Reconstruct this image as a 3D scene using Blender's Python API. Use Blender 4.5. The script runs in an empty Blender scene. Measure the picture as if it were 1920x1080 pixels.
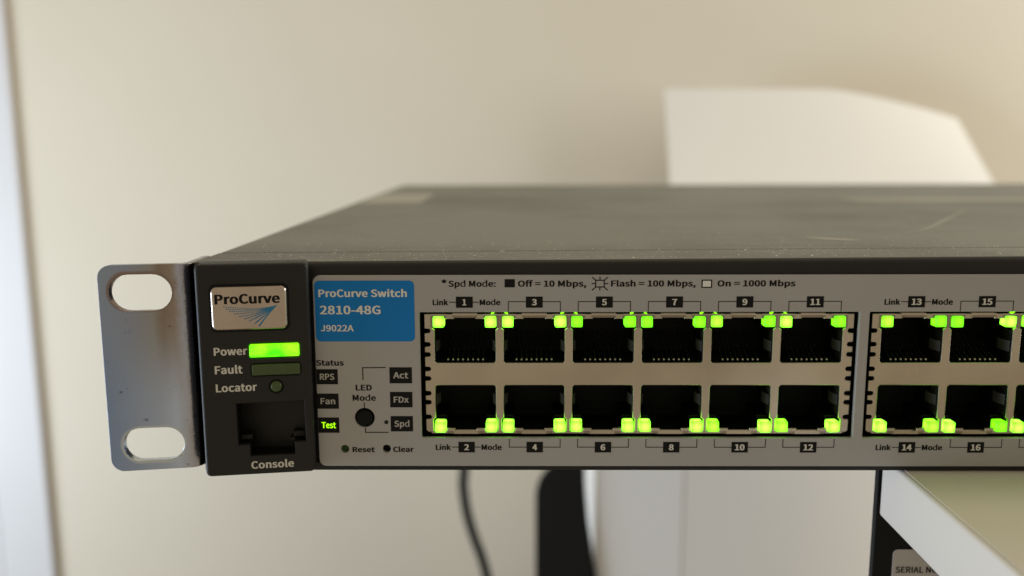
import bpy, bmesh, math, random
from mathutils import Matrix, Vector
random.seed(7)
S = 0.001                      # every number below is in millimetres
ZOFF = 440.0                   # height of the switch's top above the desk
sc = bpy.context.scene
COL = sc.collection

# ------------------------------------------------------------------ camera
cam_d = bpy.data.cameras.new('camera')
cam = bpy.data.objects.new('camera', cam_d)
COL.objects.link(cam)
cam_d.sensor_width = 36.0
cam_d.lens = 1674.0 / 1920.0 * 36.0
cam_d.clip_start = 0.005
cam_d.clip_end = 20.0
PITCH, YAW, ROLL = -0.1624, 0.0106, 0.0030
cam.matrix_world = (Matrix.Translation((0.011389, -0.1754278, (23.66 + ZOFF) * S))
                    @ Matrix.Rotation(YAW, 4, 'Z') @ Matrix.Rotation(math.pi / 2 + PITCH, 4, 'X')
                    @ Matrix.Rotation(-ROLL, 4, 'Z'))
cam_d.dof.use_dof = True
cam_d.dof.focus_distance = 0.179
cam_d.dof.aperture_fstop = cam_d.lens / 3.0
sc.camera = cam

# ------------------------------------------------------------------ world and lamps
world = bpy.data.worlds.new('World')
sc.world = world
world.use_nodes = True
bg = world.node_tree.nodes['Background']
bg.inputs['Color'].default_value = (1.0, 0.85, 0.61, 1)
bg.inputs['Strength'].default_value = 0.42

def area_lamp(name, loc, target, size, size_y, power, color):
    d = bpy.data.lights.new(name, 'AREA')
    d.shape = 'RECTANGLE'; d.size = size; d.size_y = size_y
    d.energy = power; d.color = color
    o = bpy.data.objects.new(name, d); COL.objects.link(o)
    o.location = loc
    o.rotation_euler = (Vector(target) - Vector(loc)).to_track_quat('-Z', 'Y').to_euler()
    return o
area_lamp('window_light_left', (-1.1, 0.04, 0.14), (0.0, 0.60, 0.12), 0.6, 0.6, 15.2, (0.68, 0.83, 1.0))
area_lamp('window_light_right', (1.2, 0.24, 0.72), (0.4, 0.60, 0.50), 0.6, 0.7, 10.3, (0.93, 0.99, 1.0))
area_lamp('ceiling_light', (0.1, 0.42, 1.9), (0.1, 0.25, 0.4), 1.0, 0.4, 4.2, (1.0, 0.87, 0.55))

sc.view_settings.view_transform = 'Standard'
sc.view_settings.look = 'None'
sc.view_settings.gamma = 1.0
sc.view_settings.exposure = 0.0
sc.view_settings.use_curve_mapping = False
sc.render.engine = 'CYCLES'

# ------------------------------------------------------------------ materials
def new_mat(name):
    m = bpy.data.materials.new(name); m.use_nodes = True
    nt = m.node_tree
    return m, nt, nt.nodes['Principled BSDF']

def rgba(c): return (c[0], c[1], c[2], 1.0)

def noise(nt, scale, detail=4.0, rough=0.55, stretch=None):
    tc = nt.nodes.new('ShaderNodeTexCoord')
    n = nt.nodes.new('ShaderNodeTexNoise')
    n.inputs['Scale'].default_value = scale
    n.inputs['Detail'].default_value = detail
    n.inputs['Roughness'].default_value = rough
    if stretch:
        mp = nt.nodes.new('ShaderNodeMapping')
        mp.inputs['Scale'].default_value = stretch
        nt.links.new(tc.outputs['Object'], mp.inputs['Vector'])
        nt.links.new(mp.outputs['Vector'], n.inputs['Vector'])
    else:
        nt.links.new(tc.outputs['Object'], n.inputs['Vector'])
    return n

def ramp(nt, src, p0, c0, p1, c1):
    r = nt.nodes.new('ShaderNodeValToRGB')
    r.color_ramp.elements[0].position = p0; r.color_ramp.elements[0].color = rgba(c0)
    r.color_ramp.elements[1].position = p1; r.color_ramp.elements[1].color = rgba(c1)
    nt.links.new(src, r.inputs['Fac'])
    return r

def mat(name, c, rough=0.5, metal=0.0, c2=None, nscale=60.0, stretch=None, bump=0.0, bscale=2500.0,
        rvar=0.0, emit=None, estr=0.0, coat=0.0, spec=0.5):
    m, nt, b = new_mat(name)
    b.inputs['Base Color'].default_value = rgba(c)
    b.inputs['Roughness'].default_value = rough
    b.inputs['Metallic'].default_value = metal
    b.inputs['Specular IOR Level'].default_value = spec
    if coat: b.inputs['Coat Weight'].default_value = coat
    if c2 is not None:
        n = noise(nt, nscale, stretch=stretch)
        r = ramp(nt, n.outputs['Fac'], 0.3, c, 0.7, c2)
        nt.links.new(r.outputs['Color'], b.inputs['Base Color'])
    if rvar:
        n2 = noise(nt, nscale * 2.3, stretch=stretch)
        mr = nt.nodes.new('ShaderNodeMapRange')
        mr.inputs['From Min'].default_value = 0.25; mr.inputs['From Max'].default_value = 0.75
        mr.inputs['To Min'].default_value = rough - rvar; mr.inputs['To Max'].default_value = rough + rvar
        nt.links.new(n2.outputs['Fac'], mr.inputs['Value'])
        nt.links.new(mr.outputs['Result'], b.inputs['Roughness'])
    if bump:
        n3 = noise(nt, bscale, detail=3.0, stretch=stretch)
        bp = nt.nodes.new('ShaderNodeBump')
        bp.inputs['Strength'].default_value = bump
        bp.inputs['Distance'].default_value = 0.0002
        nt.links.new(n3.outputs['Fac'], bp.inputs['Height'])
        nt.links.new(bp.outputs['Normal'], b.inputs['Normal'])
    if emit:
        b.inputs['Emission Color'].default_value = rgba(emit)
        b.inputs['Emission Strength'].default_value = estr
    return m

M = {}
M['wall'] = mat('wall_paint', (0.655, 0.580, 0.460), 0.85, c2=(0.675, 0.600, 0.480), nscale=6, bump=0.3, bscale=250)
M['trim'] = mat('white_trim_paint', (0.64, 0.61, 0.595), 0.5, c2=(0.62, 0.59, 0.575), nscale=8)
M['desk'] = mat('desk_laminate', (0.34, 0.29, 0.23), 0.5, c2=(0.28, 0.24, 0.19), nscale=9)
M['bezel'] = mat('black_bezel_plastic', (0.0095, 0.009, 0.009), 0.5, c2=(0.012, 0.0115, 0.0115), nscale=90, bump=0.25, bscale=3500, spec=0.35)
M['panel'] = mat('grey_panel_plastic', (0.345, 0.34, 0.345), 0.5, c2=(0.37, 0.365, 0.37), nscale=45, bump=0.12, bscale=4000, rvar=0.06)
M['blue'] = mat('blue_label_print', (0.002, 0.175, 0.54), 0.55, c2=(0.002, 0.185, 0.565), nscale=70, spec=0.25)
M['ink_black'] = mat('black_ink', (0.007, 0.007, 0.007), 0.6, spec=0.15)
M['ink_pale'] = mat('pale_ink', (0.60, 0.585, 0.55), 0.55)
M['ink_white'] = mat('white_ink', (0.72, 0.72, 0.70), 0.55)
M['ink_grey'] = mat('grey_ink', (0.40, 0.39, 0.37), 0.55)
M['ink_blue'] = mat('emblem_blue_ink', (0.010, 0.17, 0.36), 0.4)
M['shield'] = mat('nickel_shield', (0.39, 0.335, 0.275), 0.30, 1.0, c2=(0.60, 0.54, 0.46), nscale=26, bump=0.10, bscale=1200, rvar=0.07)
M['badge'] = mat('brushed_badge_metal', (0.56, 0.47, 0.41), 0.26, 1.0, c2=(0.47, 0.385, 0.33), nscale=120, bump=0.06, bscale=900)
M['socket'] = mat('black_socket_plastic', (0.0035, 0.0035, 0.0035), 0.6, spec=0.2)
M['spring'] = mat('dull_spring_metal', (0.045, 0.043, 0.040), 0.5)
M['contact'] = mat('gilded_contact', (0.52, 0.48, 0.42), 0.3, 1.0)
M['inside'] = mat('dark_interior', (0.006, 0.006, 0.006), 0.7)
M['off_lens'] = mat('unlit_green_lens', (0.042, 0.070, 0.018), 0.35, c2=(0.052, 0.084, 0.024), nscale=300)
M['button'] = mat('black_rubber_button', (0.006, 0.006, 0.0065), 0.6, spec=0.15)
M['cable'] = mat('black_cable_rubber', (0.005, 0.0055, 0.0055), 0.6, spec=0.2)
M['stand'] = mat('black_stand_plastic', (0.007, 0.006, 0.005), 0.7, spec=0.25)
M['paper'] = mat('white_paper', (0.79, 0.735, 0.665), 0.8)
M['printer_side'] = mat('white_side_cover', (0.88, 0.84, 0.79), 0.5)
M['printer'] = mat('white_printer_plastic', (0.85, 0.805, 0.75), 0.5, c2=(0.87, 0.825, 0.77), nscale=5)
M['slab'] = mat('white_slab_plastic', (0.63, 0.575, 0.525), 0.45, c2=(0.61, 0.555, 0.505), nscale=12)
M['slab_top'] = mat('beige_board_top', (0.63, 0.585, 0.52), 0.6, c2=(0.61, 0.565, 0.50), nscale=12)
M['case_black'] = mat('black_case_paint', (0.005, 0.005, 0.005), 0.6, spec=0.2)
M['sticker'] = mat('grey_sticker', (0.50, 0.47, 0.46), 0.5)
M['dust'] = mat('pale_dust', (0.72, 0.70, 0.62), 0.9)
M['scuff'] = mat('pale_scuff', (0.27, 0.265, 0.24), 0.45)
M['scuff_bright'] = mat('bright_scuff', (0.70, 0.66, 0.56), 0.5)
M['lid_patch'] = mat('pale_patch', (0.38, 0.36, 0.31), 0.5, c2=(0.31, 0.30, 0.26), nscale=60)
M['lid_streak'] = mat('pale_streak', (0.27, 0.26, 0.22), 0.45, c2=(0.21, 0.20, 0.17), nscale=40)

def led_mat(name, edge, core, strength):
    m, nt, b = new_mat(name)
    b.inputs['Base Color'].default_value = (0.05, 0.2, 0.01, 1)
    b.inputs['Roughness'].default_value = 0.3
    tc = nt.nodes.new('ShaderNodeTexCoord')
    ln = nt.nodes.new('ShaderNodeVectorMath'); ln.operation = 'LENGTH'
    nt.links.new(tc.outputs['Object'], ln.inputs[0])
    mr = nt.nodes.new('ShaderNodeMapRange'); mr.inputs['From Min'].default_value = 0.00122; mr.inputs['From Max'].default_value = 0.00185
    nt.links.new(ln.outputs['Value'], mr.inputs['Value'])
    r = ramp(nt, mr.outputs['Result'], 0.0, core, 1.0, edge)
    nt.links.new(r.outputs['Color'], b.inputs['Emission Color'])
    b.inputs['Emission Strength'].default_value = strength
    return m
M['led_bright'] = led_mat('lit_led_bright', (0.10, 0.85, 0.0), (0.36, 1.0, 0.06), 2.6)
M['led_mid'] = led_mat('lit_led_medium', (0.09, 0.85, 0.0), (0.31, 1.0, 0.03), 2.2)
M['led_dim'] = led_mat('lit_led_soft', (0.08, 0.80, 0.0), (0.25, 1.0, 0.010), 1.5)
M['led_power'] = mat('lit_power_bar', (0.03, 0.2, 0.01), 0.3, emit=(0.09, 1.0, 0.002), estr=1.7)
nt = M['led_power'].node_tree
_n = noise(nt, 300, detail=5, stretch=(0.5, 1, 1.0))
_r = ramp(nt, _n.outputs['Fac'], 0.40, (0.045, 0.85, 0.0), 0.64, (0.34, 1.0, 0.01))
nt.links.new(_r.outputs['Color'], nt.nodes['Principled BSDF'].inputs['Emission Color'])
M['led_text'] = mat('lit_status_lettering', (0.1, 0.2, 0.01), 0.4, emit=(0.40, 1.0, 0.0), estr=1.3)
M['led_glow'] = mat('lit_led_glint', (0.1, 0.2, 0.01), 0.4, emit=(0.26, 1.0, 0.0), estr=1.5)  # glowing slivers stand in for LED reflections on the panel's cut edge
M['leak'] = mat('green_lit_button', (0.010, 0.020, 0.006), 0.5, emit=(0.05, 0.16, 0.0), estr=0.06)  # faint emission stands in for green light leaking behind the panel

def case_top_material():
    """dark grey textured paint under a thin uneven film of dust"""
    m, nt, b = new_mat('dusty_grey_case_paint')
    n1 = noise(nt, 14, detail=6, rough=0.65)
    n2 = noise(nt, 900, detail=3, rough=0.7)
    n3 = noise(nt, 9, detail=5, rough=0.6, stretch=(0.35, 2.2, 1))
    mx = nt.nodes.new('ShaderNodeMath'); mx.operation = 'MULTIPLY_ADD'
    nt.links.new(n2.outputs['Fac'], mx.inputs[0]); mx.inputs[1].default_value = 0.35
    nt.links.new(n1.outputs['Fac'], mx.inputs[2])
    ad = nt.nodes.new('ShaderNodeMath'); ad.operation = 'MULTIPLY_ADD'
    nt.links.new(n3.outputs['Fac'], ad.inputs[0]); ad.inputs[1].default_value = 0.5
    nt.links.new(mx.outputs[0], ad.inputs[2])
    r = ramp(nt, ad.outputs[0], 0.65, (0.080, 0.081, 0.077), 1.15, (0.182, 0.182, 0.173))
    nt.links.new(r.outputs['Color'], b.inputs['Base Color'])
    b.inputs['Roughness'].default_value = 0.55
    bp = nt.nodes.new('ShaderNodeBump'); bp.inputs['Strength'].default_value = 0.35
    bp.inputs['Distance'].default_value = 0.0002
    nt.links.new(n2.outputs['Fac'], bp.inputs['Height'])
    nt.links.new(bp.outputs['Normal'], b.inputs['Normal'])
    return m
M['case_top'] = case_top_material()

def ear_material():
    """zinc plated steel: passivation tint with blue-grey and brown reflections painted in, rub marks round the two slots"""
    m, nt, b = new_mat('zinc_plated_steel')
    b.inputs['Metallic'].default_value = 1.0
    tc = nt.nodes.new('ShaderNodeTexCoord')
    sp = nt.nodes.new('ShaderNodeSeparateXYZ')
    nt.links.new(tc.outputs['Object'], sp.inputs[0])
    nz = noise(nt, 48, detail=5, rough=0.6, stretch=(1.0, 1, 0.5))
    fine = noise(nt, 420, detail=4, rough=0.7)
    def mth(op, a, b):
        q = nt.nodes.new('ShaderNodeMath'); q.operation = op
        for k, v in enumerate((a, b)):
            if isinstance(v, (int, float)): q.inputs[k].default_value = v
            else: nt.links.new(v, q.inputs[k])
        return q.outputs[0]
    # blue, pale and brown reflections painted as wavering upright bands over the passivation tint
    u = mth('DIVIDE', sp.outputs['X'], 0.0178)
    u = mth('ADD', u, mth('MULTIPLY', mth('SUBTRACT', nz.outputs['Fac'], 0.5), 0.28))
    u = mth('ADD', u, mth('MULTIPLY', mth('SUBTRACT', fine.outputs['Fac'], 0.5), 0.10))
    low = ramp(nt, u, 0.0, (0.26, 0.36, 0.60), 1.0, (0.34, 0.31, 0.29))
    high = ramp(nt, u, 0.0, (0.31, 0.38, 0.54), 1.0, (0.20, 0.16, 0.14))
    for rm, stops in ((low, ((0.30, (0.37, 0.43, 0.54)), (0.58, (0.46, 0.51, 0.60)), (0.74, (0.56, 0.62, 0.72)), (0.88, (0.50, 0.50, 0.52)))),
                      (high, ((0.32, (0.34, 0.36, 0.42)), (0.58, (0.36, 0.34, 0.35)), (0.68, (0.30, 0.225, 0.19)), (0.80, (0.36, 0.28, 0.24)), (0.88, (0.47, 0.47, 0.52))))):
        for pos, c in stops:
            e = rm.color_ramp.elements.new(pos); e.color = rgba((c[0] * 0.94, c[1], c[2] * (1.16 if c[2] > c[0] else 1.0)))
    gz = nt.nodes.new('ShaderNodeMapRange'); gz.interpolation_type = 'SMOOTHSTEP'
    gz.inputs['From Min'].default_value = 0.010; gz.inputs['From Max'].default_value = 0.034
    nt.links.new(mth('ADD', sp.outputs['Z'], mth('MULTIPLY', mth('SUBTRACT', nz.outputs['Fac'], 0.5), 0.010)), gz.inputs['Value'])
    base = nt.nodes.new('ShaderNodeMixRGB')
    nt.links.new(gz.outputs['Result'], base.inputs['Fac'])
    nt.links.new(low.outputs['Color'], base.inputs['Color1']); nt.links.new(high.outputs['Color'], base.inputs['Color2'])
    def slot_ring(cx, cz, a, r_in, width):
        def math_n(op, x, y=None, v=None):
            q = nt.nodes.new('ShaderNodeMath'); q.operation = op
            nt.links.new(x, q.inputs[0])
            if y is not None: nt.links.new(y, q.inputs[1])
            if v is not None: q.inputs[1].default_value = v
            return q.outputs[0]
        dx = math_n('SUBTRACT', sp.outputs['X'], v=cx * S)
        dx = math_n('ABSOLUTE', dx); dx = math_n('SUBTRACT', dx, v=a * S); dx = math_n('MAXIMUM', dx, v=0.0)
        dz = math_n('SUBTRACT', sp.outputs['Z'], v=cz * S)
        dx2 = math_n('MULTIPLY', dx, dx); dz2 = math_n('MULTIPLY', dz, dz)
        d = math_n('SQRT', math_n('ADD', dx2, dz2))
        w = math_n('MULTIPLY', nz.outputs['Fac'], v=0.0016)
        d = math_n('ADD', d, w)
        mr = nt.nodes.new('ShaderNodeMapRange'); mr.interpolation_type = 'SMOOTHSTEP'
        mr.inputs['From Min'].default_value = (r_in + width) * S + 0.0006
        mr.inputs['From Max'].default_value = (r_in + width) * S
        nt.links.new(d, mr.inputs['Value'])
        return mr.outputs['Result']
    r1 = slot_ring(8.0, 15.9 + 21.6, 2.3, 3.7, 0.95)
    r2 = slot_ring(8.6, 5.6, 2.5, 3.45, 0.95)
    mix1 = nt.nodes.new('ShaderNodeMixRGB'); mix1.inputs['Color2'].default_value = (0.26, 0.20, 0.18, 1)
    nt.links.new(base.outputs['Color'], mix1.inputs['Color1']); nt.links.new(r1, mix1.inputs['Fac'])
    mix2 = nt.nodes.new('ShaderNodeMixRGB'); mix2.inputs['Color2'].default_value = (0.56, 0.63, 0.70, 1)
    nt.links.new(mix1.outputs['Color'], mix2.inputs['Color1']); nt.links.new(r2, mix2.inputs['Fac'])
    spots = ramp(nt, fine.outputs['Fac'], 0.30, (0.25, 0.25, 0.25), 0.36, (1, 1, 1))
    mul = nt.nodes.new('ShaderNodeMixRGB'); mul.blend_type = 'MULTIPLY'; mul.inputs['Fac'].default_value = 0.8
    nt.links.new(mix2.outputs['Color'], mul.inputs['Color1']); nt.links.new(spots.outputs['Color'], mul.inputs['Color2'])
    nt.links.new(mul.outputs['Color'], b.inputs['Base Color'])
    mr = nt.nodes.new('ShaderNodeMapRange')
    mr.inputs['To Min'].default_value = 0.14; mr.inputs['To Max'].default_value = 0.36
    nt.links.new(fine.outputs['Fac'], mr.inputs['Value'])
    nt.links.new(mr.outputs['Result'], b.inputs['Roughness'])
    bp = nt.nodes.new('ShaderNodeBump'); bp.inputs['Strength'].default_value = 0.5; bp.inputs['Distance'].default_value = 0.0002
    nt.links.new(fine.outputs['Fac'], bp.inputs['Height'])
    nt.links.new(bp.outputs['Normal'], b.inputs['Normal'])
    return m
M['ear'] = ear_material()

# ------------------------------------------------------------------ mesh helpers (millimetres in, metres out)
def mesh_from(name, verts, faces, mats, fmats=None, smooth=None, flat_y=0.9995):
    me = bpy.data.meshes.new(name)
    me.from_pydata([(v[0] * S, v[1] * S, v[2] * S) for v in verts], [], faces)
    for m in mats: me.materials.append(m)
    if fmats:
        for p, i in zip(me.polygons, fmats): p.material_index = i
    me.update()
    if smooth is not None:
        me.shade_smooth() if hasattr(me, 'shade_smooth') else None
        me.set_sharp_from_angle(angle=math.radians(smooth))
        for p in me.polygons:
            if abs(p.normal.y) > flat_y: p.use_smooth = False
    return me

def link(name, me, parent=None, loc=(0, 0, 0), rotz=0.0):
    """loc is in millimetres, relative to the parent (or, without one, to the switch's own frame)"""
    o = bpy.data.objects.new(name, me); COL.objects.link(o)
    z = loc[2] + (0 if parent else ZOFF)
    o.location = (loc[0] * S, loc[1] * S, z * S)
    o.rotation_euler = (0, 0, rotz)
    o.parent = parent
    return o

def tag(o, label, cat, group=None):
    o['label'] = label; o['category'] = cat
    o['kind'] = 'thing'
    if group: o['group'] = group
    return o

def box(x0, x1, y0, y1, z0, z1):
    v = [(x0, y0, z0), (x1, y0, z0), (x1, y1, z0), (x0, y1, z0), (x0, y0, z1), (x1, y0, z1), (x1, y1, z1), (x0, y1, z1)]
    f = [(0, 3, 2, 1), (4, 5, 6, 7), (0, 1, 5, 4), (1, 2, 6, 5), (2, 3, 7, 6), (3, 0, 4, 7)]
    return v, f

def join(*parts):
    V, F = [], []
    for v, f in parts:
        n = len(V); V += list(v); F += [tuple(i + n for i in q) for q in f]
    return V, F

def bevelled(v, f, w, seg=2):
    bm = bmesh.new()
    bv = [bm.verts.new(p) for p in v]
    for q in f: bm.faces.new([bv[i] for i in q])
    bmesh.ops.bevel(bm, geom=list(bm.edges), offset=w, segments=seg, profile=0.5, affect='EDGES')
    bmesh.ops.recalc_face_normals(bm, faces=list(bm.faces))
    bm.verts.index_update()
    out = [tuple(p.co) for p in bm.verts], [tuple(p.index for p in q.verts) for q in bm.faces]
    bm.free()
    return out

def rr(x0, z0, x1, z1, r, n=6):
    """rounded rectangle outline, counter-clockwise in x, z"""
    pts = []
    for cx, cz, a in ((x1 - r, z0 + r, -90), (x1 - r, z1 - r, 0), (x0 + r, z1 - r, 90), (x0 + r, z0 + r, 180)):
        for k in range(n + 1):
            t = math.radians(a + 90.0 * k / n)
            pts.append((cx + r * math.cos(t), cz + r * math.sin(t)))
    return pts

def circle(cx, cz, r, n=28):
    return [(cx + r * math.cos(2 * math.pi * k / n), cz + r * math.sin(2 * math.pi * k / n)) for k in range(n)]

def eval_curve(cu):
    o = bpy.data.objects.new('tmp', cu); COL.objects.link(o)
    dg = bpy.context.evaluated_depsgraph_get()
    me = bpy.data.meshes.new_from_object(o.evaluated_get(dg))
    v = [tuple(p.co) for p in me.vertices]; f = [tuple(p.vertices) for p in me.polygons]
    bpy.data.objects.remove(o); bpy.data.meshes.remove(me)
    return v, f

def plate(outline, holes, y_front, thick, bev=0.0, seg=2):
    """flat plate with holes in the x, z plane; its front is at y_front and it grows backwards"""
    cu = bpy.data.curves.new('tmp', 'CURVE'); cu.dimensions = '2D'; cu.fill_mode = 'BOTH'
    for pts in [outline] + list(holes):
        s = cu.splines.new('POLY'); s.points.add(len(pts) - 1); s.use_cyclic_u = True
        for p, q in zip(s.points, pts): p.co = (q[0], q[1], 0, 1)
    if thick > 0: cu.extrude = max(thick / 2 - bev, 1e-4)
    if bev:
        cu.bevel_depth = bev; cu.bevel_resolution = seg; cu.offset = -bev
    v, f = eval_curve(cu)
    bpy.data.curves.remove(cu)
    bm = bmesh.new()
    bv = [bm.verts.new((p[0], y_front + thick / 2 - p[2], p[1])) for p in v]
    for q in f:
        try: bm.faces.new([bv[i] for i in q])
        except ValueError: pass
    bmesh.ops.remove_doubles(bm, verts=list(bm.verts), dist=1e-4)
    if thick > 0: bmesh.ops.recalc_face_normals(bm, faces=list(bm.faces))
    bm.verts.index_update()
    out = [tuple(p.co) for p in bm.verts], [tuple(p.index for p in q.verts) for q in bm.faces]
    bm.free()
    return out

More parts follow.
